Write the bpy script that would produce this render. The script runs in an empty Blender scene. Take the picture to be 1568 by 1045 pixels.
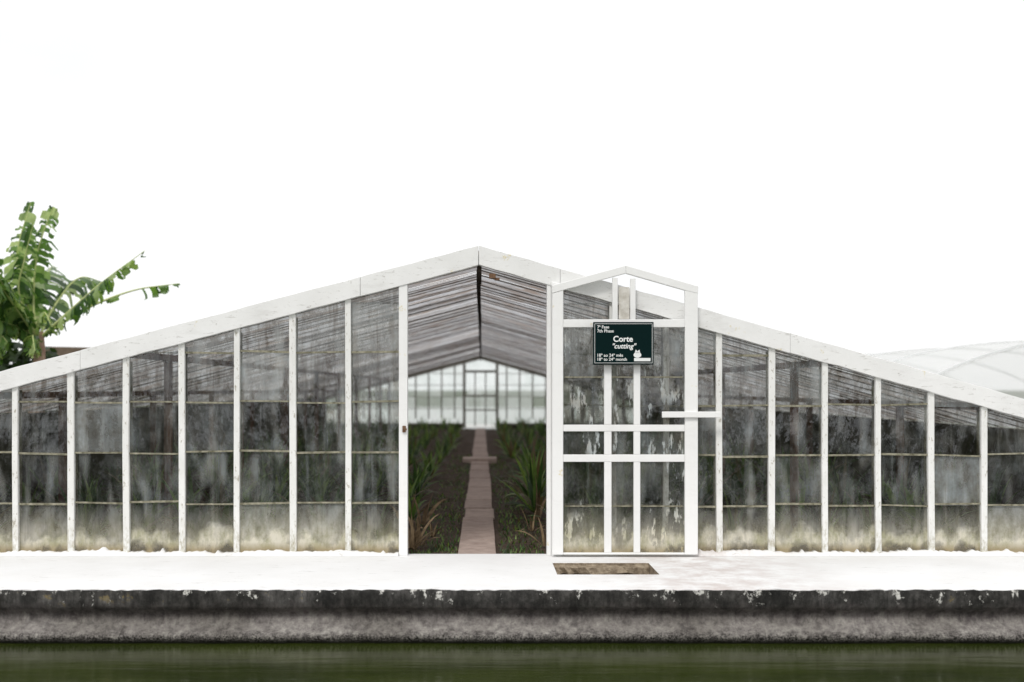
import bpy, bmesh, math, random
from mathutils import Vector, Matrix
R = random.Random(7)
scn = bpy.context.scene
scn.view_settings.view_transform = 'Standard'
scn.view_settings.look = 'None'
scn.view_settings.exposure = 0

# ------------------------------------------------------------ materials
class NT:
    def __init__(s, name):
        s.m = bpy.data.materials.new(name); s.m.use_nodes = True
        s.t = s.m.node_tree; s.t.nodes.clear()
        s.out = s.n('ShaderNodeOutputMaterial')
    def n(s, typ, **kw):
        nd = s.t.nodes.new(typ)
        for k, v in kw.items():
            if k.startswith('_'): setattr(nd, k[1:], v)
        return nd
    def l(s, a, b): s.t.links.new(a, b)
    def coord(s, scale=(1,1,1)):
        tc = s.n('ShaderNodeTexCoord'); mp = s.n('ShaderNodeMapping')
        mp.inputs['Scale'].default_value = scale
        s.l(tc.outputs['Object'], mp.inputs['Vector']); return mp.outputs[0]
    def noise(s, scale, detail=6, rough=.6, co=(1,1,1)):
        nz = s.n('ShaderNodeTexNoise'); nz.inputs['Scale'].default_value = scale
        nz.inputs['Detail'].default_value = detail; nz.inputs['Roughness'].default_value = rough
        s.l(s.coord(co), nz.inputs['Vector']); return nz.outputs['Fac']
    def ramp(s, fac, stops):
        r = s.n('ShaderNodeValToRGB'); e = r.color_ramp.elements
        while len(e) < len(stops): e.new(.5)
        for el, (p, c) in zip(e, stops):
            el.position = p
            el.color = (c, c, c, 1) if isinstance(c, (int, float)) else (*c, 1)
        s.l(fac, r.inputs['Fac']); return r.outputs['Color']
    def mix(s, fac, a, b, mode='MIX'):
        m = s.n('ShaderNodeMixRGB'); m.blend_type = mode
        for inp, v in zip(m.inputs, (fac, a, b)):
            if isinstance(v, (int, float)):
                inp.default_value = v if inp == m.inputs[0] else (v, v, v, 1)
            elif isinstance(v, tuple): inp.default_value = (*v, 1)
            else: s.l(v, inp)
        return m.outputs[0]
    def math(s, op, a, b=0., clamp=False):
        m = s.n('ShaderNodeMath'); m.operation = op; m.use_clamp = clamp
        for i, v in enumerate((a, b)):
            if isinstance(v, (int, float)): m.inputs[i].default_value = v
            else: s.l(v, m.inputs[i])
        return m.outputs[0]
    def sep(s):
        tc = s.n('ShaderNodeTexCoord'); x = s.n('ShaderNodeSeparateXYZ')
        s.l(tc.outputs['Object'], x.inputs[0]); return x.outputs
    def isl(s):
        return s.n('ShaderNodeNewGeometry').outputs['Random Per Island']
    def bump(s, h, strength=.3, dist=.01):
        b = s.n('ShaderNodeBump'); b.inputs['Strength'].default_value = strength
        b.inputs['Distance'].default_value = dist; s.l(h, b.inputs['Height']); return b.outputs[0]
    def pbsdf(s, col, rough=.6, spec=.4, nrm=None):
        p = s.n('ShaderNodeBsdfPrincipled')
        if isinstance(col, tuple): p.inputs['Base Color'].default_value = (*col, 1)
        else: s.l(col, p.inputs['Base Color'])
        if isinstance(rough, (int, float)): p.inputs['Roughness'].default_value = rough
        else: s.l(rough, p.inputs['Roughness'])
        p.inputs['Specular IOR Level'].default_value = spec
        if nrm is not None: s.l(nrm, p.inputs['Normal'])
        return p.outputs[0]
    def shmix(s, fac, a, b):
        m = s.n('ShaderNodeMixShader')
        if isinstance(fac, (int, float)): m.inputs[0].default_value = fac
        else: s.l(fac, m.inputs[0])
        s.l(a, m.inputs[1]); s.l(b, m.inputs[2]); return m.outputs[0]
    def done(s, sh): s.l(sh, s.out.inputs['Surface']); return s.m

def mat_paint(name, wear=.62, base=(.82,.82,.81), dirt=.4):
    t = NT(name)
    n1 = t.noise(14, 10, .78, (1,1,1.6)); n2 = t.noise(70, 5, .6)
    n3 = t.noise(2.6, 6, .65); cr = t.noise(26, 6, .7, (.35,1,2.2)); sm = t.noise(7, 7, .7, (.5,1,1.5))
    c = t.mix(t.ramp(n3, [(.35, 0), (.70, dirt)]), base, (.62,.62,.60))
    c = t.mix(t.ramp(sm, [(.55, 0), (.70, dirt)]), c, (.58,.57,.55))
    peel = t.math('MULTIPLY', t.ramp(n1, [(wear, 0), (wear+.03, 1)]), t.ramp(n2, [(.42, .1), (.58, .8)]))
    c = t.mix(peel, c, (.40,.38,.35))
    c = t.mix(t.ramp(cr, [(wear+.01, 0), (wear+.05, .5)]), c, (.42,.41,.38))
    lich = t.noise(5, 3, .5, (1.3,1,1.1))
    c = t.mix(t.math('MULTIPLY', t.ramp(lich, [(.68, 0), (.72, 1)]), t.ramp(n2, [(.45, 0), (.6, .8)])), c, (.62,.50,.16))
    return t.done(t.pbsdf(c, .55, .3, t.bump(t.mix(.5, n1, n2), .35, .004)))
M_paintw = mat_paint('white_paint_weathered', .60, dirt=.40)
M_paintd = mat_paint('white_paint_door', .68, (.83,.83,.82), .2)

def mat_mullion():
    t = NT('mullion_paint'); n2 = t.noise(45, 6, .7, (1,1,.4)); n1 = t.noise(6, 4, .6)
    c = t.mix(t.ramp(n1, [(.3, 0), (.7, .45)]), (.80,.80,.78), (.60,.60,.56))
    c = t.mix(t.ramp(n2, [(.58, 0), (.66, .8)]), c, (.30,.27,.2))
    z = t.sep()[2]
    c = t.mix(t.math('MULTIPLY', t.ramp(z, [(.02, .9), (.30, 0)]), t.ramp(n2, [(.42, 0), (.6, 1)])), c, (.40,.37,.27))
    return t.done(t.pbsdf(c, .6, .3, t.bump(n2, .4, .003)))
M_mull = mat_mullion()

def mat_simple(name, c1, c2, scale=8, co=(1,1,1), rough=.8, b=.4, bd=.01, spec=.2):
    t = NT(name); n = t.noise(scale, 8, .65, co)
    return t.done(t.pbsdf(t.ramp(n, [(.3, c1), (.7, c2)]), rough, spec, t.bump(n, b, bd)))
M_brown = mat_simple('red_brown_wood', (.10,.04,.028), (.20,.10,.07), 12, (1,1,.2))
M_dark = mat_simple('dark_wood', (.02,.015,.012), (.06,.045,.035), 12)
M_rust = mat_simple('rust', (.10,.05,.03), (.20,.12,.07), 40)
M_putty = mat_simple('glazing_putty', (.09,.085,.05), (.36,.34,.26), 25)
M_soil = mat_simple('soil', (.03,.022,.015), (.13,.09,.065), 14, b=1, bd=.05)
M_stone = mat_simple('brown_stone', (.16,.12,.08), (.46,.38,.28), 22, b=1, bd=.03)
M_wallm = mat_simple('side_wall_masonry', (.025,.02,.018), (.09,.07,.06), 5)
M_farframe = mat_simple('far_frame_wood', (.22,.21,.17), (.42,.40,.35), 9)
M_grass = mat_simple('grass', (.03,.05,.012), (.07,.09,.03), 3, b=1, bd=.05)
M_added_sheet = mat_simple('pale_added_sheet', (.42,.43,.41), (.58,.58,.56), 2)  # for the added sheet that brightens the far gable glass
M_tile = mat_simple('weathered_tile', (.09,.07,.05), (.20,.15,.11), 14)
M_deadleaf = mat_simple('dry_leaf', (.12,.08,.045), (.34,.25,.15), 18)

def mat_path():
    t = NT('path_concrete'); n = t.noise(7, 8, .7); n2 = t.noise(60, 4, .6)
    c = t.ramp(n, [(.3, (.33,.25,.215)), (.7, (.62,.50,.44))])
    c = t.mix(t.math('MULTIPLY', t.isl(), .5), c, (.28,.21,.18))
    c = t.mix(t.ramp(n2, [(.6, 0), (.7, .5)]), c, (.12,.08,.06))
    return t.done(t.pbsdf(c, .8, .3, t.bump(n2, .5, .004)))
M_path = mat_path()

def mat_glass(name, film=.07, refl=.055, pertint=.25, lowdirt=True, tint=(.80,.83,.82), smear_refl=0.):
    t = NT(name)
    tr = t.n('ShaderNodeBsdfTransparent')
    gl = t.n('ShaderNodeBsdfGlossy'); gl.inputs['Roughness'].default_value = .04
    gl.inputs['Color'].default_value = (.93,.97,1,1)
    wav = t.noise(5, 4, .5, (1.6,1,.5)); t.l(t.bump(wav, .7, .02), gl.inputs['Normal'])
    lw = t.n('ShaderNodeLayerWeight'); lw.inputs[0].default_value = .25
    f = t.math('ADD', t.math('MULTIPLY', lw.outputs['Fresnel'], .5), refl, True)
    iso = t.isl(); x, y, z = t.sep()
    blot = t.noise(3.2, 7, .68); fine = t.noise(35, 6, .7, (1,1,.3)); b2 = t.noise(6.5, 8, .75, (1,1,.6))
    run = t.noise(11, 6, .65, (1,1,.07)); run2 = t.noise(30, 5, .7, (1,1,.05)); soft = t.noise(8, 1, .4, (1,1,.28))
    dk = t.math('MAXIMUM', t.ramp(b2, [(.44, 0), (.58, 1)]), t.ramp(t.noise(13, 5, .6, (1,1,.10)), [(.46, 0), (.60, .9)]))
    t.l(t.mix(dk, tint, (.34,.31,.27)), tr.inputs[0])
    base = t.shmix(f, tr.outputs[0], gl.outputs[0])
    a = t.math('MULTIPLY', t.ramp(blot, [(.44, .02), (.64, 1.)]), film*2.6)
    a = t.math('MULTIPLY', a, t.ramp(fine, [(.3, .4), (.7, 1.)]))
    a = t.math('ADD', a, t.math('MULTIPLY', t.ramp(run, [(.54, 0), (.68, 1)]), film*2.4))
    a = t.math('ADD', a, t.math('MULTIPLY', t.ramp(run2, [(.60, 0), (.72, 1)]), film*2.0))
    a = t.math('ADD', a, t.math('MULTIPLY', t.ramp(soft, [(.54, 0), (.74, 1)]), film*4.0))  # soft pale upright reflections painted into the film
    a = t.math('ADD', a, t.math('MULTIPLY', t.math('MULTIPLY', t.math('POWER', iso, 5.), pertint), t.ramp(b2, [(.3, .5), (.6, 1)])))
    if smear_refl:
        sm = t.noise(9, 6, .65, (1.6,1,.5)); reg = t.noise(2.2, 2, .5)
        a = t.math('ADD', a, t.math('MULTIPLY', t.math('MULTIPLY', t.ramp(sm, [(.53, 0), (.58, 1)]), t.ramp(reg, [(.47, 0), (.56, 1)])), smear_refl))  # whitewash smears plus white streaked reflections painted onto the panes
    col = t.mix(t.ramp(b2, [(.35, 0), (.65, 1)]), (.46,.44,.39), (.64,.71,.73))
    if lowdirt:
        zz = t.math('ADD', z, t.math('MULTIPLY', t.math('SUBTRACT', blot, .5), .40))
        zz = t.math('ADD', zz, t.math('MULTIPLY', t.math('SUBTRACT', soft, .5), .30))
        zz = t.math('ADD', zz, t.math('MULTIPLY', t.math('SUBTRACT', iso, .5), .06))
        low = t.ramp(zz, [(0., .25), (.035, .55), (.07, .90), (.12, .75), (.18, .28), (.36, 0)])
        a = t.math('ADD', a, t.math('MULTIPLY', low, t.ramp(fine, [(.3, .7), (.6, 1)])))
        gc = t.mix(t.ramp(b2, [(.40, 0), (.58, 1)]), (.50,.48,.33), (.78,.74,.62))
        col = t.mix(t.ramp(z, [(.16, 1), (.46, 0)]), col, gc)
        col = t.mix(t.ramp(z, [(.04, .8), (.10, 0)]), col, (.36,.28,.15))
    a = t.math('MINIMUM', a, .90)
    df = t.n('ShaderNodeBsdfDiffuse'); t.l(col, df.inputs[0])
    tl = t.n('ShaderNodeBsdfTranslucent'); t.l(col, tl.inputs[0])
    return t.done(t.shmix(a, base, t.shmix(.20, df.outputs[0], tl.outputs[0])))
M_glass = mat_glass('glazing_glass', film=.062, refl=.05, pertint=.38)
M_glassd = mat_glass('door_glass', film=.055, refl=.06, pertint=.15, smear_refl=.7)
def mat_farglass():
    t = NT('far_glass')
    tr = t.n('ShaderNodeBsdfTransparent'); tl = t.n('ShaderNodeBsdfTranslucent')
    n = t.noise(2.5, 5, .6)
    t.l(t.ramp(n, [(.3, (.84,.88,.85)), (.7, (.95,.97,.96))]), tl.inputs[0])
    t.l(t.ramp(n, [(.3, (.72,.77,.75)), (.7, (.88,.91,.90))]), tr.inputs[0])
    return t.done(t.shmix(t.math('ADD', t.math('MULTIPLY', t.isl(), .4), .2), tr.outputs[0], tl.outputs[0]))
M_farglass = mat_farglass()

def mat_roofboard():
    t = NT('roof_board')
    s = t.noise(3.0, 8, .72, (.5,8,1)); f = t.noise(6, 8, .75, (1.1,3,1)); iso = t.isl()
    b = t.mix(.55, s, f)
    cd = t.ramp(b, [(.36, (.17,.165,.165)), (.47, (.42,.42,.435)), (.56, (.64,.655,.68)), (.66, (.94,.96,.98))])  # pale streaks along the boards are sheen painted into the colour
    cd = t.mix(t.math('MULTIPLY', iso, .7), cd, t.mix(1., cd, (.50,.465,.44), 'MULTIPLY'))
    br = t.ramp(t.noise(2.4, 7, .75, (1,1.6,1)), [(.50, 0), (.60, .8)])
    cd = t.mix(br, cd, (.27,.20,.155))
    df = t.n('ShaderNodeBsdfPrincipled'); t.l(cd, df.inputs['Base Color']); df.inputs['Roughness'].default_value = .4
    tl = t.n('ShaderNodeBsdfTranslucent'); t.l(cd, tl.inputs[0])
    return t.done(t.shmix(.72, df.outputs[0], tl.outputs[0]))
M_roof = mat_roofboard()

def mat_leaf(name, c1, c2, c3, brown=.0, trans=.35, rough=.4):
    t = NT(name); iso = t.isl(); n = t.noise(6, 4, .6)
    c = t.ramp(iso, [(0, c1), (.6, c2), (1, c3)])
    c = t.mix(t.ramp(n, [(.4, 0), (.7, .5)]), c, c1)
    if brown: c = t.mix(t.ramp(iso, [(brown, 1), (brown+.02, 0)]), c, (.15,.11,.065))
    p = t.pbsdf(c, rough, .5)
    tl = t.n('ShaderNodeBsdfTranslucent'); t.l(t.mix(1., c, (1.5,1.6,.8), 'MULTIPLY'), tl.inputs[0])
    return t.done(t.shmix(trans, p, tl.outputs[0]))
M_pine = mat_leaf('pineapple_leaf', (.02,.045,.018), (.07,.14,.045), (.30,.44,.13), brown=.12, rough=.33)
M_ban = mat_leaf('banana_leaf', (.03,.075,.02), (.14,.26,.06), (.50,.60,.28), trans=.42, rough=.3)
M_banrib = mat_simple('banana_rib', (.40,.48,.16), (.54,.58,.28), 8, rough=.5)
M_bandry = mat_simple('banana_dry', (.28,.16,.12), (.45,.33,.24), 8)
M_hedge = mat_leaf('hedge_leaf', (.012,.025,.01), (.03,.055,.015), (.06,.10,.03))

def mat_ledge():
    t = NT('ledge_white_paint'); x, y, z = t.sep()
    n1 = t.noise(5, 8, .7); n2 = t.noise(40, 5, .6); n3 = t.noise(1.2, 5, .6)
    c = t.mix(t.ramp(n3, [(.4, 0), (.7, .45)]), (.84,.84,.84), (.68,.67,.65))
    dx = t.math('ABSOLUTE', t.math('SUBTRACT', x, 1.55))
    near = t.ramp(dx, [(.1, 1), (1.1, 0)])
    c = t.mix(t.math('MULTIPLY', near, t.ramp(n1, [(.40, 0), (.6, .75)])), c, (.56,.49,.46))
    fl = t.noise(9, 9, .75, (.5,2,1))
    c = t.mix(t.ramp(fl, [(.60, 0), (.64, .6)]), c, (.48,.47,.45))
    e = t.math('ADD', y, t.math('MULTIPLY', t.math('SUBTRACT', n1, .5), .30))
    ed = t.ramp(t.math('ADD', e, 1.62), [(0.03, 1), (.09, 0)])
    c = t.mix(t.math('MULTIPLY', ed, t.ramp(n2, [(.35, .2), (.55, 1)])), c, (.15,.14,.12))
    return t.done(t.pbsdf(c, .7, .2, t.bump(t.mix(.5, n1, n2), .4, .008)))
M_ledge = mat_ledge()

def mat_face():
    t = NT('basin_wall_concrete'); x, y, z = t.sep()
    drip = t.noise(7, 8, .75, (1,1,.25)); big = t.noise(1.7, 6, .65, (1,1,.8)); fine = t.noise(85, 6, .8)
    mid = t.noise(17, 9, .74); m2 = t.noise(6, 9, .75, (1,1,.8)); st = t.noise(22, 7, .75, (1,1,.12))
    lip = t.ramp(m2, [(.34, (.018,.018,.018)), (.48, (.055,.053,.050)), (.60, (.12,.115,.11)), (.70, (.26,.25,.24))])
    lip = t.mix(t.ramp(st, [(.45, 0), (.62, .6)]), lip, (.02,.02,.019))
    low = t.ramp(mid, [(.32, (.12,.108,.10)), (.47, (.25,.23,.215)), (.60, (.35,.33,.30)), (.72, (.48,.46,.42))])
    low = t.mix(t.ramp(st, [(.5, 0), (.64, .6)]), low, (.09,.082,.08))
    cove_shade = t.mix(1., low, (.50,.48,.50), 'MULTIPLY')  # recess shade painted in: darkened copy of the lower concrete colour
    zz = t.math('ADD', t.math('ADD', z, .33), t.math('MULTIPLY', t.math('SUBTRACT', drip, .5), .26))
    c = t.mix(t.ramp(zz, [(.10, 0), (.17, 1)]), low, cove_shade)
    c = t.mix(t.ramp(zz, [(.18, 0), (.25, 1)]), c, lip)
    c = t.mix(t.ramp(big, [(.40, .0), (.65, .5)]), c, t.mix(1., c, (.34,.33,.30), 'MULTIPLY'))
    sp = t.math('ADD', t.math('ADD', z, .33), t.math('MULTIPLY', t.math('SUBTRACT', mid, .5), .10))
    dk = t.math('MULTIPLY', t.ramp(sp, [(.035, 1), (.075, .10)]), t.ramp(fine, [(.44, 0), (.54, 1)]))
    c = t.mix(dk, c, (.014,.013,.011))
    c = t.mix(t.ramp(t.math('ADD', z, .33), [(.0, 1), (.025, 0)]), c, (.012,.012,.008))
    c = t.mix(t.ramp(fine, [(.60, 0), (.70, .6)]), c, (.02,.018,.016))
    top = t.ramp(t.math('ADD', z, .14), [(.0, 0), (.14, 1)])
    chip = t.ramp(t.math('ADD', t.noise(9, 9, .78, (1,1,.7)), t.math('MULTIPLY', top, .10)), [(.655, 0), (.675, 1)])
    chip = t.math('MULTIPLY', chip, t.ramp(t.math('ADD', z, .14), [(.0, 0), (.05, 1)]))
    c = t.mix(chip, c, (.66,.65,.61))
    c = t.mix(t.math('MULTIPLY', t.ramp(t.noise(6, 5, .7), [(.64, 0), (.69, .8)]), top), c, (.30,.23,.09))
    return t.done(t.pbsdf(c, .85, .15, t.bump(t.mix(.5, fine, mid), .7, .012)))
M_face = mat_face()

def mat_water():
    t = NT('pond_water'); n = t.noise(3.5, 6, .6, (.35,2.6,1)); n2 = t.noise(1.3, 5, .6, (.6,1.5,1))
    c = t.ramp(n2, [(.3, (.014,.022,.002)), (.7, (.034,.046,.007))])
    return t.done(t.pbsdf(c, .12, .5, t.bump(n, .16, .02)))
M_water = mat_water()

def mat_film():
    t = NT('white_plastic_film'); n = t.noise(1.2, 5, .6, (1,.2,1))
    c = t.ramp(n, [(.3, (.92,.93,.94)), (.7, (.97,.97,.97))])
    df = t.n('ShaderNodeBsdfDiffuse'); t.l(c, df.inputs[0])
    tl = t.n('ShaderNodeBsdfTranslucent'); t.l(c, tl.inputs[0])
    tr = t.n('ShaderNodeBsdfTransparent')
    return t.done(t.shmix(.66, t.shmix(.4, df.outputs[0], tl.outputs[0]), tr.outputs[0]))
M_film = mat_film()
M_rib = mat_simple('tunnel_rib', (.80,.81,.82), (.88,.89,.90), 5)
def mat_flat(name, c, rough=.4, spec=.4):
    t = NT(name); n = t.noise(12, 5, .6)
    return t.done(t.pbsdf(t.mix(t.math('MULTIPLY', n, .3), c, tuple(v*.75 for v in c)), rough, spec))
M_sign = mat_flat('sign_green', (.002,.013,.013), .5, .05)
M_white = mat_flat('sign_white', (.82,.84,.83), .5)

# ------------------------------------------------------------ mesh helpers
def obj_from(name, verts, faces, mat, parent=None, bevel=0, smooth=False, fmats=None):
    me = bpy.data.meshes.new(name); me.from_pydata(verts, [], faces); me.update()
    o = bpy.data.objects.new(name, me); scn.collection.objects.link(o)
    for m in (mat if isinstance(mat, list) else [mat]): me.materials.append(m)
    if fmats: me.polygons.foreach_set('material_index', fmats)
    if smooth: me.polygons.foreach_set('use_smooth', [True]*len(me.polygons))
    if bevel:
        b = o.modifiers.new('bevel', 'BEVEL'); b.width = bevel; b.segments = 2; b.limit_method = 'ANGLE'
    if parent: o.parent = parent
    return o
def empty(name):
    e = bpy.data.objects.new(name, None); scn.collection.objects.link(e); return e
class Acc:
    def __init__(s): s.v = []; s.f = []; s.m = []
    def prism(s, poly, y0, y1, m=0):   # poly in xz, counter-clockwise seen from -Y
        n = len(poly); b = len(s.v)
        s.v += [(x, y0, z) for x, z in poly] + [(x, y1, z) for x, z in poly]
        s.f.append(tuple(range(b, b+n))); s.f.append(tuple(range(b+2*n-1, b+n-1, -1)))
        for i in range(n):
            j = (i+1) % n; s.f.append((b+j, b+i, b+n+i, b+n+j))
        s.m += [m]*(n+2)
    def box(s, x0, x1, y0, y1, z0, z1, m=0):
        s.prism([(x0,z0),(x1,z0),(x1,z1),(x0,z1)], y0, y1, m)
    def poly(s, pts, m=0):
        b = len(s.v); s.v += pts; s.f.append(tuple(range(b, b+len(pts)))); s.m.append(m)
    def make(s, name, mat, parent=None, bevel=0, smooth=False):
        return obj_from(name, s.v, s.f, mat, parent, bevel, smooth, s.m)

# ------------------------------------------------------------ greenhouse
AX = -.02; SL = .262; SR = .281
def ztop(x): return 2.36 - (SL*(AX-x) if x < AX else SR*(x-AX))
def zbot(x): return ztop(x) - .148
HW = 5.0; LEN = 29.0
gh = empty('greenhouse')

a = Acc()
def rafter(acc, x0, x1, y0, y1, t=.148, dz=0):
    n = max(2, int(abs(x1-x0)/.12)); top = []; bot = []
    for i in range(n+1):
        x = x0+(x1-x0)*i/n
        top.append((x, ztop(x)+dz+R.uniform(-.003,.003))); bot.append((x, ztop(x)-t+dz+R.uniform(-.004,.004)))
    acc.prism(bot+top[::-1], y0, y1)
cuts = [-HW-.1, -3.05, -.92, AX]
for i in range(3): rafter(a, cuts[i], cuts[i+1]-.002, -.055-.003*(i % 2), .02, dz=R.uniform(-.003,.003))
cuts = [AX, .60, 2.35, HW+.1]
for i in range(3): rafter(a, cuts[i]+.002, cuts[i+1], -.055-.003*(i % 2), .02, dz=R.uniform(-.003,.003))
a.make('front_rafter_boards', M_paintw, gh, .003)

mL = [-.595-.4235*k for k in range(11)]
mR = [.60+.405*k for k in range(11)]
a = Acc(); sd = Acc()
for i, x in enumerate(mL + mR):
    if i == 0 or i == 11: continue
    w = .024 + R.uniform(-.003, .002)
    zt = min(zbot(x-w), zbot(x+w)) + .012
    dx = R.uniform(-.006, .006); dm = R.uniform(-.004,.004); zm = zt*R.uniform(.35,.65)
    a.prism([(x-w+dx, .02), (x+w+dx, .02), (x+w+dm, zm), (x+w, zt), (x-w, zt), (x-w+dm, zm)], -.030, .012)
    sd.box(x-w-.006, x+w+.006, .0125, .045, .02, zt-.03)
a.make('mullions', M_mull, gh, .004)
sd.make('mullion_rebates', M_putty, gh)
a = Acc()
a.prism([(-.628,0),(-.562,0),(-.562,zbot(-.562)+.01),(-.628,zbot(-.628)+.01)], -.045, .04)
a.prism([(.50,0),(.532,0),(.532,zbot(.532)+.01),(.50,zbot(.50)+.01)], -.045, .05)
a.prism([(.534,0),(.625,0),(.625,zbot(.625)+.03),(.534,zbot(.534)+.03)], -.070, .05)
a.make('door_posts', M_paintd, gh, .004)
a = Acc()
a.box(-.60, -.575, -.062, -.046, .94, .99); a.box(-.585, -.565, -.075, -.062, .955, .97)
a.box(.06, .11, -.04, .01, 2.115, 2.15); a.box(.10, .14, -.03, 0, 2.10, 2.118)
a.make('rusty_fittings', M_rust, gh, .003)

def clip(pts, x0, x1):
    out = []
    f = lambda p: zbot(p[0]) + .01 - p[1]
    for i in range(len(pts)):
        p, q = pts[i], pts[(i+1) % len(pts)]; fp, fq = f(p), f(q)
        if fp >= 0: out.append(p)
        if fp*fq < 0:
            t = fp/(fp-fq); out.append((p[0]+(q[0]-p[0])*t, p[1]+(q[1]-p[1])*t))
    return out
g = Acc(); lp = Acc()
def bay(x0, x1, levels):
    for i in range(len(levels)-1):
        z0, z1 = levels[i] , levels[i+1]
        pts = clip([(x0,z0-.012),(x1,z0-.012),(x1,z1),(x0,z1)], x0, x1)
        if len(pts) < 3: continue
        tx = R.gauss(0,.014); tz = R.gauss(0,.012); cx = (x0+x1)/2; cz = (z0+z1)/2
        g.poly([(x, -.002+tx*(x-cx)+tz*(z-cz)-.004*(z1-z)/.4+.004, z) for x, z in pts])
        if i > 0:
            j1, j2 = R.uniform(-.008,.008), R.uniform(-.008,.008)
            if min(zbot(x0), zbot(x1)) > z0+.02:
                h = R.uniform(.009,.014)
                lp.prism([(x0,z0-h+j1),(x1,z0-h+j2),(x1,z0+.003+j2),(x0,z0+.003+j1)], -.0155, -.0115)
LV = [.02,.405,.79,1.175,1.555,1.94,2.3]; RV = [.02,.385,.768,1.15,1.535,1.92,2.3]
for k in range(10): bay(mL[k+1], mL[k], [z+(R.uniform(-.008,.008) if z > .1 else 0) for z in LV])
for k in range(10): bay(mR[k], mR[k+1], [z+(R.uniform(-.008,.008) if z > .1 else 0) for z in RV])
g.make('front_glass', M_glass, gh)
lp.make('pane_laps', M_putty, gh)

def sill(x0, x1):
    v = []; f = []; n = int((x1-x0)/.02)
    for i in range(n+1):
        x = x0+(x1-x0)*i/n
        h = .022+.012*math.sin(x*7)*math.sin(x*3.1+1)+R.random()*.012+(.03*R.random() if R.random() < .08 else 0)
        v += [(x,-.075-R.random()*.012,.001),(x,-.05,h*.8),(x,-.03,h),(x,.03,h),(x,.06,.001)]
    for i in range(n):
        for j in range(4):
            b = i*5+j; f.append((b, b+5, b+6, b+1))
    obj_from('sill', v, f, M_ledge, gh, smooth=True)
sill(-HW-.1, -.63); sill(.626, HW+.1)

lath = Acc()
def roof(side):
    v = []; f = []
    y = .022
    while y < LEN:
        w = R.choice([.12,.18,.26,.38,.5])*R.uniform(.85,1.15)
        xs = [AX, side*R.uniform(1.,2.2), side*R.uniform(2.8,3.8), side*(HW+.05)]
        for k in range(len(xs)-1):
            x0 = xs[k]; x1 = xs[k+1]; b = len(v)
            t0, t1 = R.uniform(-.003,.003), R.uniform(-.003,.003)
            z0 = ztop(x0)-.03; z1 = ztop(x1)-.03
            v += [(x0,y-.002,z0+t0),(x1,y-.002,z1+t1),(x1,y+w+.002,z1-t1),(x0,y+w+.002,z0-t0)]
            f.append((b,b+1,b+2,b+3) if side < 0 else (b,b+3,b+2,b+1))
        y += w
        if R.random() < .75:
            xa, xb = (AX, HW) if side > 0 else (-HW, AX); tk = R.uniform(.004,.013)
            lath.prism([(xa,ztop(xa)-.036-tk),(xb,ztop(xb)-.036-tk),(xb,ztop(xb)-.036),(xa,ztop(xa)-.036)], y-R.uniform(.004,.012), y+.006)
    obj_from('roof_boards', v, f, M_roof, gh)
roof(-1); roof(1)
M_greyw = mat_simple('grey_wood', (.10,.075,.055), (.44,.42,.40), 4, (1.5,3,1))
lath.make('roof_laths', M_greyw, gh)
a = Acc(); y = .03; k = 0
while y < LEN:
    l = R.uniform(1.,2.2); dz = R.uniform(-.012,.012); dx = R.uniform(-.006,.006)
    a.box(AX-.018+dx, AX+.018+dx, y, min(LEN, y+l)-.003, 2.17+dz, 2.30); y += l
a.make('ridge_beam', M_dark, gh)
a = Acc()
for x in (-4.0,-2.75,2.75,4.0):
    a.box(x-.02, x+.02, .1, LEN-.1, ztop(x)-.13, ztop(x)-.075)
    y = 1.3 + (0 if abs(x) < 3 else .9)
    while y < LEN-1:
        a.box(x-.031, x+.031, y, y+.06, -.05, ztop(x)-.132); y += 3.1
a.make('inner_posts', M_brown, gh, .004)
a = Acc()
for s in (-1, 1):
    x = s*HW; a.box(min(x, x+s*.15), max(x, x+s*.15), .03, LEN, -.1, ztop(x)-.06)
a.make('side_walls', M_wallm, gh)
a = Acc(); fg = Acc()
Y = LEN
xs = [AX+.42*k for k in range(-12, 13)]
for x in xs:
    if abs(x-AX) < .5: continue
    a.box(x-.022, x+.022, Y-.03, Y+.02, .3, ztop(x)-.14)
for z in (.62,1.0,1.38,1.75): 
    for s in (-1, 1):
        xe = min(HW, (2.2-z)/.281); 
        x0, x1 = (.53, xe) if s > 0 else (-xe, -.57)
        if x1 > x0: a.box(x0, x1, Y-.022, Y+.012, z-.010, z+.010)
for s in (-1, 1):
    x0, x1 = (AX, HW) if s > 0 else (-HW, AX)
    a.prism([(x0,ztop(x0)-.15),(x1,ztop(x1)-.15),(x1,ztop(x1)-.035),(x0,ztop(x0)-.035)], Y-.05, Y+.05)
a.box(-HW, -.57, Y-.02, Y+.05, .10, .15); a.box(.53, HW, Y-.02, Y+.05, .10, .15)
for x in (-.55, .51): a.box(x-.045, x+.045, Y-.07, Y+.03, 0, 2.06)
a.box(-.5, .46, Y-.06, Y+.02, 1.78, 1.86); a.box(-.5, .46, Y-.06, Y+.02, 1.0, 1.06)
a.box(-.5, .46, Y-.06, Y+.02, .55, .6)
for x in (-.2, .14): a.box(x-.02, x+.02, Y-.052, Y+.012, .05, 1.78)
a.make('far_gable_frame', M_farframe, gh)
zl = [.12,.62,1.0,1.38,1.75,2.3]
for i in range(len(xs)-1):
    for j in range(5):
        pts = clip([(xs[i],zl[j]),(xs[i+1],zl[j]),(xs[i+1],zl[j+1]),(xs[i],zl[j+1])],0,0)
        if len(pts) > 2: fg.poly([(x, Y+.03, z) for x, z in pts])
fg.make('far_glass', M_farglass, gh)
a = Acc(); a.box(-HW, -.6, Y, Y+.12, -.1, .10); a.box(.56, HW, Y, Y+.12, -.1, .10)
a.make('far_base_wall', M_wallm, gh)
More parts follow.
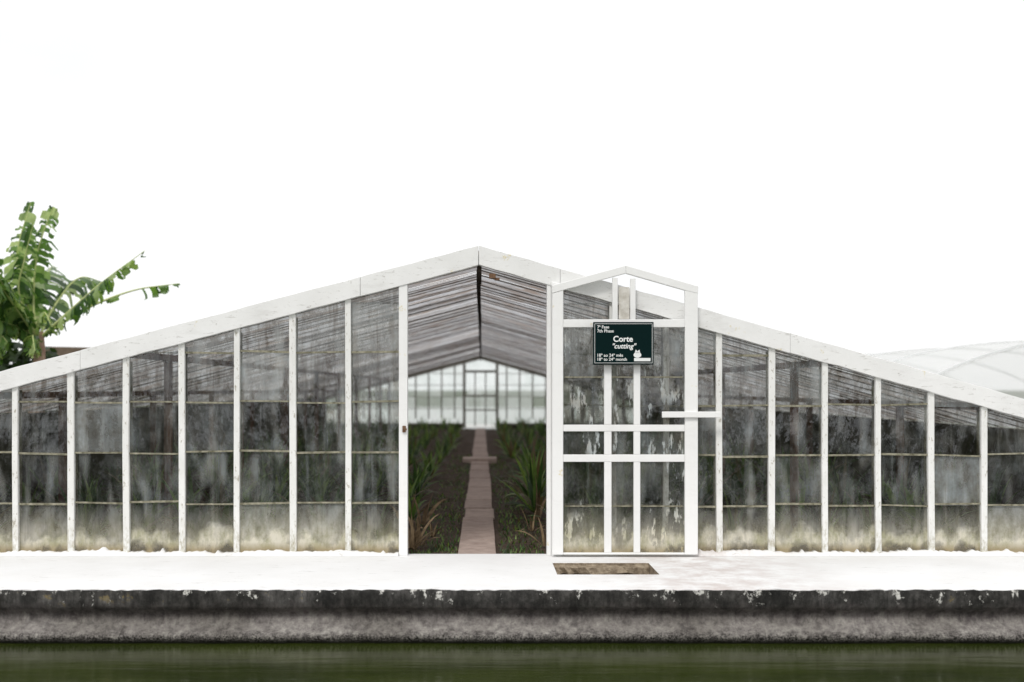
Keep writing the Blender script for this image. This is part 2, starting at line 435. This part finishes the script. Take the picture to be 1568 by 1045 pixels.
v = []; f = []; nx, ny = 60, 120
for j in range(ny+1):
    for i in range(nx+1):
        x = -HW+2*HW*i/nx; y = .06+(LEN-.06)*j/ny
        h = 0 if abs(x) < .25 else R.uniform(-.03,.03)
        v.append((x, y, -.04+h))
for j in range(ny):
    for i in range(nx):
        b = j*(nx+1)+i; f.append((b, b+1, b+nx+2, b+nx+1))
obj_from('soil', v, f, M_soil)
a = Acc(); a.poly([(-9,LEN+.2,-.05),(9,LEN+.2,-.05),(9,LEN+45,-.05),(-9,LEN+45,-.05)]); a.make('added_bright_sheet', M_added_sheet)  # added pale sheet beyond the gable to keep its lower panes bright

# ------------------------------------------------------------ path
a = Acc(); y = .04
while y < LEN-.1:
    l = R.uniform(.75,1.05); j = R.uniform(-.010,.010)
    a.box(-.175+j, .125+j, y, y+l-.012, -.08, -.012+R.uniform(-.008,.008)); y += l
a.box(-.33, .27, 11.6, 12.15, -.05, .045)
a.make('path', M_path, None, .006)

# ------------------------------------------------------------ pineapple plants
def rosette(v, f, cx, cy, s, nleaf, seg):
    lean = R.uniform(-.25,.25); la = R.uniform(0, 6.28)
    for k in range(nleaf):
        t = k/nleaf
        az = k*2.399+R.uniform(-.35,.35)
        el = math.radians(86-66*t+R.uniform(-9,9))+lean*math.cos(az-la)
        L = s*(.50+.42*math.sin(math.pi*min(1,t+.2)))*R.uniform(.7,1.2)
        W = s*R.uniform(.034,.050); droop = R.uniform(.4,1.8)*(.4+t)
        if R.random() < .1: droop *= 2
        px, pz = .02, .04; dx, dy = math.cos(az), math.sin(az); b = len(v)
        tw = R.uniform(-.8,.8)
        for i in range(seg+1):
            u = i/seg; w = W*(1-u**2.2)*(.7+.6*u*(1-u)*2)
            e = el-droop*u*u
            sx, sy = -dy*math.cos(tw*u), dx*math.cos(tw*u); sz = math.sin(tw*u)
            X = cx+dx*px; Yy = cy+dy*px; Z = pz-.04
            v.append((X+sx*w, Yy+sy*w, Z+sz*w)); v.append((X-sx*w, Yy-sy*w, Z-sz*w))
            px += math.cos(e)*L/seg; pz += math.sin(e)*L/seg
        for i in range(seg): f.append((b+2*i, b+2*i+1, b+2*i+3, b+2*i+2))
v = []; f = []
y = .8
while y < LEN-.6:
    for x0 in [-4.6+.55*k for k in range(8)] + [.62+.55*k for k in range(8)]:
        if R.random() < .22: continue
        x = x0+R.uniform(-.14,.14); yy = y+R.uniform(-.25,.25)
        if abs(x) < .52: x = math.copysign(.52, x)
        near = y < 6
        s = R.uniform(.42,.78) if y < 9 else R.uniform(.36,.60)
        rosette(v, f, x, yy, s, 24 if near else 18 if y < 14 else 13, 6 if near else 4)
    y += .72 if y < 10 else .95
obj_from('pineapple_plants', v, f, M_pine)
v = []; f = []
for (cx, cy, s, n) in ((-.54,.30,.42,8),(-.56,.42,.6,4),(-.50,.55,.4,6),(.52,.5,.4,6),(-.42,1.1,.22,8),(.45,1.5,.25,9),(.55,2.4,.5,5),(-.55,2.0,.5,5)):
    rosette(v, f, cx, cy, s, n, 6)
obj_from('dry_pineapple_leaves', v, f, M_deadleaf)
v = []; f = []
for i in range(3600):
    sg_ = R.choice((-1,1)); x = sg_*R.uniform(.17,.56)-.02; y = .1+R.random()**1.6*14; s = R.uniform(.02,.06); b = len(v)
    an = R.uniform(0,6.28); dx, dy = math.cos(an)*s, math.sin(an)*s
    v += [(x-dy*.2,y+dx*.2,-.05),(x+dy*.2,y-dx*.2,-.05),(x+dx*.8,y+dy*.8,-.05+s)]; f.append((b,b+1,b+2))
obj_from('weeds', v, f, M_pine)

# ------------------------------------------------------------ open door
dr = empty('open_door')
YD0, YD1 = -.135, -.095
a = Acc()
a.prism([(.536,.02),(.618,.02),(.618,2.015),(.536,1.99)], YD0, YD1)
a.prism([(1.536,.02),(1.634,.02),(1.634,2.04),(1.536,2.066)], YD0, YD1)
a.prism([(.536,1.992),(.62,2.016),(1.09,2.142),(1.09,2.202),(.536,2.052)], YD0-.003, YD1+.003)
a.prism([(1.0905,2.142),(1.55,2.01),(1.637,1.99),(1.637,2.045),(1.0905,2.202)], YD0-.003, YD1+.003)
a.box(.6185,1.5355,YD0,YD1,1.735,1.795)
a.box(.6185,1.5355,YD0+.002,YD1,.95,1.0)
a.box(.6185,1.5355,YD0+.002,YD1,.72,.775)
a.box(.6185,1.5355,YD0+.002,YD1,.02,.035)
for (x0, x1) in ((.928,.983),(1.150,1.2)):
    a.box(x0,x1,YD0+.004,YD1-.002,.0355,.7195); a.box(x0,x1,YD0+.004,YD1-.002,.7755,.9495)
    a.box(x0,x1,YD0+.004,YD1-.002,1.0005,1.7345)
a.box(.99,1.03,YD0+.006,YD1-.002,1.7955,2.11); a.box(1.125,1.165,YD0+.006,YD1-.002,1.7955,2.105)
a.make('door_frame', M_paintd, dr, .004)
a = Acc(); a.box(1.36,1.80,-.160,-.139,1.055,1.10)
a.make('latch_bar', M_paintd, dr, .004)
g = Acc()
cols = [.60,.955,1.175,1.55]; rows = [.03,.385,.75,.975,1.36,1.76]
for i in range(3):
    for j in range(5):
        tx = R.gauss(0,.012); tz = R.gauss(0,.012)
        cx = (cols[i]+cols[i+1])/2; cz = (rows[j]+rows[j+1])/2
        g.poly([(x, -.112+tx*(x-cx)+tz*(z-cz), z) for x, z in ((cols[i],rows[j]),(cols[i+1],rows[j]),(cols[i+1],rows[j+1]),(cols[i],rows[j+1]))])
g.make('door_glass', M_glassd, dr)
a = Acc()
for z in (.385,1.36):
    for i in range(3):
        a.box(cols[i]+.03, cols[i+1]-.03, -.121, -.1175, z-.005, z+.005)
a.make('door_pane_laps', M_putty, dr)
a = Acc(); a.box(1.04,1.12,-.112,-.108,1.80,2.04); a.make('stained_strip', mat_simple('stained_paper', (.40,.37,.31), (.82,.80,.76), 9), dr)

# ------------------------------------------------------------ sign
sg = empty('information_sign')
a = Acc(); a.box(.839,1.292,-.190,-.172,1.452,1.772); a.make('board', M_sign, sg, .003)
a = Acc(); y0, y1 = -.1925, -.1895
a.box(.849,1.282,y0,y1,1.7575,1.7600); a.box(.849,1.282,y0,y1,1.464,1.4665)
a.box(.849,.8515,y0,y1,1.467,1.757); a.box(1.2795,1.282,y0,y1,1.467,1.757)
a.box(1.145,1.268,y0,y1,1.478,1.502)
a.prism([(1.150+.03*math.cos(t*math.pi/5)+.02, 1.525+.022*math.sin(t*math.pi/5)) for t in range(10)], y0, y1)
a.prism([(1.150,1.542),(1.190,1.542),(1.185,1.565),(1.170,1.552),(1.158,1.566)], y0, y1)
a.make('border_and_emblem', M_white, sg)
def text(s, x, z, size, al='LEFT', off=.0004, shear=0):
    c = bpy.data.curves.new('text', 'FONT'); c.body = s; c.size = size; c.align_x = al
    c.offset = off; c.extrude = .001; c.shear = shear
    o = bpy.data.objects.new('text', c); scn.collection.objects.link(o)
    o.location = (x, -.1918, z); o.rotation_euler = (math.pi/2, 0, 0); c.materials.append(M_white); o.parent = sg
text('7ª Fase', .868, 1.724, .032); text('7th Phase', .868, 1.694, .032)
text('Corte', 1.062, 1.625, .060, 'CENTER', .0014); text('"cutting"', 1.066, 1.574, .052, 'CENTER', .0010, .25)
text('18º ao 24º mês', .865, 1.512, .032); text('18º to 24º month', .865, 1.482, .032)

# ------------------------------------------------------------ ledge / basin
ld = empty('stone_ledge')
HX0, HX1, HY0, HY1 = .52, 1.22, -.95, -.42; EX = 16.
ye = -1.55
def grid(xs, ys, hole=None):
    v = []; f = []
    ph = 0
    for y in ys:
        for x in xs:
            e = abs(y-ye) < 1e-6
            yy = y
            if e:
                ph = ph*.8+R.uniform(-.005,.005)
                yy = y+.012*math.sin(x*2.3)*math.sin(x*.9)+ph+(.02*R.random() if R.random() < .08 else 0)
            v.append((x, yy, 0.0 if not e else R.uniform(-.008,0)))
    nx = len(xs)
    for j in range(len(ys)-1):
        for i in range(nx-1):
            cx = (xs[i]+xs[i+1])/2; cy = (ys[j]+ys[j+1])/2
            if hole and hole[0] < cx < hole[1] and hole[2] < cy < hole[3]: continue
            b = j*nx+i; f.append((b, b+1, b+nx+1, b+nx))
    return v, f, [v[i] for i in range(nx)]
xs = sorted(set([round(-EX+.04*i, 4) for i in range(int(2*EX/.04)+1)] + [HX0, HX1]))
v, f, edge = grid(xs, [ye, -1.47, HY0, HY1, .055], (HX0, HX1, HY0, HY1))
obj_from('ledge_top', v, f, M_ledge, ld)
prof = [(0,0),(-.004,-.02),(-.002,-.06),(0,-.105),(.015,-.125),(.05,-.15),(.065,-.18),(.05,-.215),(.01,-.245),(-.03,-.268),(-.05,-.283),(-.05,-.305),(-.03,-.32),(-.03,-.9)]
v = []; f = []; n = len(prof)
for (x, y, z) in edge:
    w = R.uniform(-.003,.003)
    for k, (dy, dz) in enumerate(prof):
        if k == 0: v.append((x, y, z))
        else: v.append((x, (y*.5+ye*.5)+dy+w+R.uniform(-.003,.003), dz+R.uniform(-.003,.003)))
for i in range(len(edge)-1):
    for k in range(n-1):
        b = i*n+k; f.append((b, b+1, b+n+1, b+n))
obj_from('basin_wall', v, f, M_face, ld, smooth=True)
a = Acc()
a.poly([(HX0,HY1,0),(HX1,HY1,0),(HX1,HY1,-.3),(HX0,HY1,-.3)]); a.poly([(HX0,HY0,0),(HX0,HY0,-.3),(HX1,HY0,-.3),(HX1,HY0,0)])
a.poly([(HX0,HY0,0),(HX0,HY1,0),(HX0,HY1,-.3),(HX0,HY0,-.3)]); a.poly([(HX1,HY0,0),(HX1,HY0,-.3),(HX1,HY1,-.3),(HX1,HY1,0)])
a.poly([(HX0,HY0,-.3),(HX0,HY1,-.3),(HX1,HY1,-.3),(HX1,HY0,-.3)])
# rough stone course visible at the back of the opening
n = 18; b = len(a.v); tops = []
for i in range(n+1):
    x = HX0+.002+(HX1-HX0-.004)*i/n
    a.v += [(x, HY1-.002, -.012-R.random()*.006), (x, HY1-.03-R.random()*.03, -.022-R.random()*.012), (x, HY1-.035-R.random()*.03, -.06-R.random()*.02)]
for i in range(n):
    for j in range(2): a.f.append((b+3*i+j, b+3*i+j+1, b+3*i+j+4, b+3*i+j+3)); a.m.append(0)
a.make('drain_opening', M_stone, ld)

nl = empty('stone_ledge')
a = Acc(); a.box(-EX, EX, -7.4, -5.9, -.2, 0); a.make('ledge_top', M_ledge, nl, .01)
a = Acc(); a.box(-EX, EX, -7.4, -5.93, -.9, -.201); a.make('basin_wall', M_face, nl)
a = Acc(); a.poly([(-EX,-5.95,-.335),(EX,-5.95,-.335),(EX,-1.5,-.335),(-EX,-1.5,-.335)])
a.make('water', M_water)

a = Acc(); G = 700; z = -.055
X0, X1, Ya, Yb = -EX, EX, -7.39, .05
for (x0,x1,y0,y1) in ((-G,G,-G,Ya),(-G,X0,Ya,Yb),(X1,G,Ya,Yb),(-G,-HW-.15,Yb,LEN+.1),(HW+.15,G,Yb,LEN+.1),(-G,G,LEN+.1,G)):
    a.poly([(x0,y0,z),(x1,y0,z),(x1,y1,z),(x0,y1,z)])
a.make('ground', M_grass)

def leafmass(name, N, place, smin, smax):
    v = []; f = []
    for i in range(N):
        p = Vector(place()); s = R.uniform(smin, smax); b = len(v)
        u = Vector((R.gauss(0,1),R.gauss(0,1),R.gauss(0,1))).normalized(); w = u.orthogonal().normalized()
        v += [tuple(p+u*s), tuple(p+w*s*.5), tuple(p-u*s), tuple(p-w*s*.5)]; f.append((b,b+1,b+2,b+3))
    obj_from(name, v, f, M_hedge)
def hp():
    x = R.uniform(-22,22); top = 1.3+.5*math.sin(x*.7)+.5*math.sin(x*1.9+1)
    return (x, -17+R.gauss(0,.5), R.random()**.7*top)
leafmass('hedge', 10000, hp, .06, .16)
def sp_():
    x = R.uniform(-7.6,-5.45); top = 1.80+.08*math.sin(x*6)-.35*max(0, x+5.9)
    return (x, 6.6+R.gauss(0,.3), R.random()**.6*top)
leafmass('shrub', 2600, sp_, .05, .12)

# ------------------------------------------------------------ banana plant
bp = empty('banana_plant')
def catmull(P, n):
    P = [Vector(p) for p in P]; P = [P[0]*2-P[1]] + P + [P[-1]*2-P[-2]]; out = []
    m = len(P)-3
    for i in range(n+1):
        t = i/n*m; k = min(int(t), m-1); t -= k
        a, b, c, d = P[k:k+4]
        out.append(.5*((2*b)+(c-a)*t+(2*a-5*b+4*c-d)*t*t+(3*b-a-3*c+d)*t**3))
    return out
lv = Acc(); rb = Acc()
def banleaf(P, W, droop=.5, gap=.25, side=(0,-1,0), start=.12, n=64, bare=None):
    C = catmull(P, n)
    for i in range(n):
        p, q = C[i], C[i+1]; r = .018*(1-i/n)+.004; r2 = .018*(1-(i+1)/n)+.004
        t = (q-p).normalized(); s = t.cross(Vector((0,0,1)));
        s = s.normalized() if s.length > .05 else Vector((1,0,0)); u = s.cross(t)
        ring = lambda c, r: [tuple(c+s*r), tuple(c+u*r), tuple(c-s*r), tuple(c-u*r)]
        b = len(rb.v); rb.v += ring(p, r)+ring(q, r2)
        for k in range(4): rb.f.append((b+k, b+(k+1) % 4, b+4+(k+1) % 4, b+4+k)); rb.m.append(0)
    sv = Vector(side)
    for sgn in (-1, 1):
        i = int(n*start)
        while i < n:
            st = R.choice([1,1,1,2,2,3,4]); j = min(i+st, n)
            if R.random() < gap*.5 or (bare and bare[0] < i/n < bare[1] and R.random() < .8): i = j; continue
            u0 = i/n; ww = W*math.sin(math.pi*min(1, max(.06, (u0-start)/(1-start)*.86+.12)))**.7*R.uniform(.65,1.12)
            t = (C[j]-C[i]).normalized(); s = (sv-t*sv.dot(t)).normalized()*sgn
            dr = droop*R.uniform(.5,1.8); b = len(lv.v); K = 5
            pi = C[i]; pj = C[j]; shrink = R.uniform(.25,.9) if gap > 0 else 1
            for k in range(K+1):
                h = k/K; ang = min(1.5, dr*h*1.3+.1)
                off = s*(ww*h*math.cos(ang*.8)) + Vector((0,0,-1))*(ww*h*math.sin(ang)) + t*(ww*h*.30)
                if k == K: e0 = pj*(1-shrink)/2+pi*(1+shrink)/2; e1 = pi*(1-shrink)/2+pj*(1+shrink)/2
                else: e0, e1 = pi, pj
                jit = Vector((R.uniform(-1,1),R.uniform(-1,1),R.uniform(-1,1)))*.006*k
                lv.v += [tuple(e0+off+jit), tuple(e1+off+jit)]
            for k in range(K): lv.f.append((b+2*k, b+2*k+1, b+2*k+3, b+2*k+2)); lv.m.append(0)
            i = j
c0 = (-5.28, 5.0, 1.85)
banleaf([c0,(-4.90,4.9,2.16),(-4.46,4.8,2.51),(-3.92,4.7,2.88)], .22, 1.0, .25, (.2,-1,.1), bare=(.88,1))
banleaf([c0,(-4.80,5.1,2.20),(-4.25,5.3,2.46),(-3.70,5.4,2.56)], .14, 1.3, .7, (0,-1,0), start=.5, bare=(.5,.82))
banleaf([c0,(-5.33,5.0,2.3),(-5.28,5.0,2.9),(-5.10,5.0,3.44)], .24, .35, .25, (1,-.25,0))
banleaf([c0,(-5.45,5.1,2.3),(-5.60,5.2,2.9),(-5.48,5.3,3.54)], .24, .35, .45, (1,-.4,0))
banleaf([c0,(-5.5,5.0,2.4),(-5.40,4.9,2.8),(-5.26,4.8,3.20)], .28, .4, .15, (1,-.5,0))
banleaf([c0,(-5.62,4.9,2.3),(-5.80,4.8,2.75),(-5.78,4.7,3.35)], .34, .4, .15, (1,-.5,0))
banleaf([c0,(-5.55,4.8,2.3),(-5.70,4.6,2.6),(-5.75,4.4,3.0)], .34, .5, .12, (1,-.6,0))
banleaf([c0,(-5.6,4.7,2.25),(-5.8,4.4,2.6),(-6.15,4.1,2.75)], .34, .6, .15, (.5,-1,.3))
banleaf([c0,(-5.42,4.6,2.3),(-5.55,4.2,2.65),(-5.80,3.7,2.7)], .32, .5, .12, (1,-.2,0))
banleaf([c0,(-5.38,4.6,2.2),(-5.45,4.2,2.45),(-5.50,3.8,2.3)], .30, .6, .12, (1,-.2,0))
banleaf([c0,(-5.5,5.5,2.4),(-5.8,6.1,2.8),(-6.2,6.8,2.8)], .3, .6, .2, (1,.3,0))
banleaf([c0,(-5.3,5.6,2.3),(-5.2,6.2,2.7),(-5.1,7.0,2.7)], .28, .7, .2, (1,0,0))
banleaf([c0,(-5.5,5.5,2.3),(-5.55,6.0,2.7),(-5.7,6.6,2.9)], .36, .5, .1, (1,0,0))
banleaf([c0,(-5.20,4.8,2.05),(-5.05,4.6,2.15),(-4.90,4.4,1.98)], .13, .9, .2, (.3,-1,0), n=30)
banleaf([c0,(-5.45,4.7,2.0),(-5.7,4.4,2.05),(-5.95,4.2,1.80)], .26, .6, .15, (0,-1,.4), n=30)
banleaf([(-5.28,5,1.6),(-5.2,4.7,1.8),(-5.15,4.5,1.88),(-5.05,4.3,1.7)], .16, .6, .15, (1,-.4,0), n=26)
banleaf([(-5.9,5.2,1.3),(-5.95,5.0,1.8),(-5.8,4.8,2.25),(-5.55,4.6,2.35)], .28, .5, .15, (.4,-1,0), n=40)
banleaf([(-5.9,5.2,1.3),(-5.75,5.0,1.7),(-5.55,4.9,1.95),(-5.25,4.8,1.9)], .22, .5, .15, (.4,-1,0), n=30)
banleaf([(-5.9,5.2,1.3),(-5.8,4.9,1.8),(-5.65,4.6,2.0),(-5.4,4.4,1.8)], .26, .6, .15, (1,-.5,0), n=30)
lv.make('leaves', M_ban, bp, smooth=True); rb.make('leaf_ribs', M_banrib, bp, smooth=True)
v = []; f = []
for (cx, cy, top, r0) in ((-5.28,5.0,1.95,.13),(-5.9,5.2,1.4,.10)):
    b = len(v); N = 12; H = 9
    for k in range(H+1):
        h = k/H; r = r0*(1-.55*h)
        for i in range(N):
            an = 2*math.pi*i/N; rr = r*(1+.06*math.sin(an*3+k))
            v.append((cx+rr*math.cos(an)+.02*math.sin(k), cy+rr*math.sin(an), -.06+(top+.06)*h))
    for k in range(H):
        for i in range(N): f.append((b+k*N+i, b+k*N+(i+1) % N, b+(k+1)*N+(i+1) % N, b+(k+1)*N+i))
obj_from('pseudostem', v, f, M_bandry, bp, smooth=True)

sh = empty('shed')
a = Acc(); a.box(-6.75,-5.90,9.2,11,-.06,1.66); a.make('walls', M_stone, sh)
a = Acc(); a.prism([(-6.9,1.68),(-5.80,1.68),(-5.76,1.76),(-5.90,1.90),(-6.75,1.92),(-6.92,1.76)], 9.05, 11.1); a.make('tiled_roof', M_tile, sh, .01)

tn = empty('plastic_tunnel_greenhouse')
v = []; f = []; N = 36; ys = [9+1.0*k for k in range(22)]
cx, rx, rz = 10.4, 4.4, 2.2
for y in ys:
    for i in range(N+1):
        t = math.pi*i/N; v.append((cx-rx*math.cos(t), y, -.06+rz*math.sin(t)**.8*(1+.006*math.sin(y*2)+.004*R.random())))
for j in range(len(ys)-1):
    for i in range(N):
        b = j*(N+1)+i; f.append((b, b+N+1, b+N+2, b+1))
for e in (0, len(ys)-1):
    f.append(tuple(range(e*(N+1), (e+1)*(N+1))))
obj_from('film_cover', v, f, M_film, tn, smooth=False)
a = Acc()
for y in ys[::4]:
    for i in range(N):
        t0, t1 = math.pi*i/N, math.pi*(i+1)/N
        p = lambda t, o: (cx-(rx+o)*math.cos(t), -.06+(rz+o)*math.sin(t)**.8+o*.8)
        a.prism([p(t0,.0),p(t1,.0),p(t1,.022),p(t0,.022)][::-1], y-.02, y+.02)
a.make('hoops', M_rib, tn)

# ------------------------------------------------------------ world + sun
w = bpy.data.worlds.new("World"); scn.world = w; w.use_nodes = True
nt = w.node_tree; bg = nt.nodes['Background']
sky = nt.nodes.new('ShaderNodeTexSky'); sky.sky_type = 'NISHITA'; sky.sun_disc = False
EL, AZ = math.radians(48), math.radians(200)
sky.sun_elevation = EL; sky.sun_rotation = AZ
tc = nt.nodes.new('ShaderNodeTexCoord'); nz = nt.nodes.new('ShaderNodeTexNoise')
nz.inputs['Scale'].default_value = 2.2; nz.inputs['Detail'].default_value = 5
mp = nt.nodes.new('ShaderNodeMapping'); mp.inputs['Scale'].default_value = (1,1,3)
nt.links.new(tc.outputs['Generated'], mp.inputs[0]); nt.links.new(mp.outputs[0], nz.inputs['Vector'])
cr = nt.nodes.new('ShaderNodeValToRGB'); e = cr.color_ramp.elements
e[0].position = .35; e[0].color = (.88,.885,.895,1); e[1].position = .55; e[1].color = (1,1,1,1)
nt.links.new(nz.outputs['Fac'], cr.inputs[0])
ml = nt.nodes.new('ShaderNodeVectorMath'); ml.operation = 'SCALE'; ml.inputs['Scale'].default_value = 12.4
nt.links.new(cr.outputs[0], ml.inputs[0])
mx = nt.nodes.new('ShaderNodeMixRGB'); mx.inputs[0].default_value = .94
nt.links.new(sky.outputs[0], mx.inputs[1]); nt.links.new(ml.outputs[0], mx.inputs[2])
nt.links.new(mx.outputs[0], bg.inputs[0]); bg.inputs[1].default_value = .095

L = bpy.data.lights.new('sun', 'SUN'); L.energy = 1.5; L.angle = math.radians(15); L.color = (1,.97,.93)
so = bpy.data.objects.new('sun', L); scn.collection.objects.link(so)
d = Vector((math.sin(AZ)*math.cos(EL), math.cos(AZ)*math.cos(EL), math.sin(EL)))
so.rotation_euler = d.to_track_quat('Z', 'Y').to_euler(); so.location = (0,-5,20)

# ------------------------------------------------------------ camera
cam = bpy.data.cameras.new('camera'); co = bpy.data.objects.new('camera', cam); scn.collection.objects.link(co)
co.location = (0, -9.0, 1.275); co.rotation_euler = (math.pi/2, 0, 0)
cam.sensor_width = 36; cam.lens = 41.33; cam.shift_x = .030; cam.shift_y = .0462
cam.clip_end = 2000; cam.clip_start = .05
cam.dof.use_dof = True; cam.dof.focus_distance = 8.9; cam.dof.aperture_fstop = 1.15
scn.camera = co
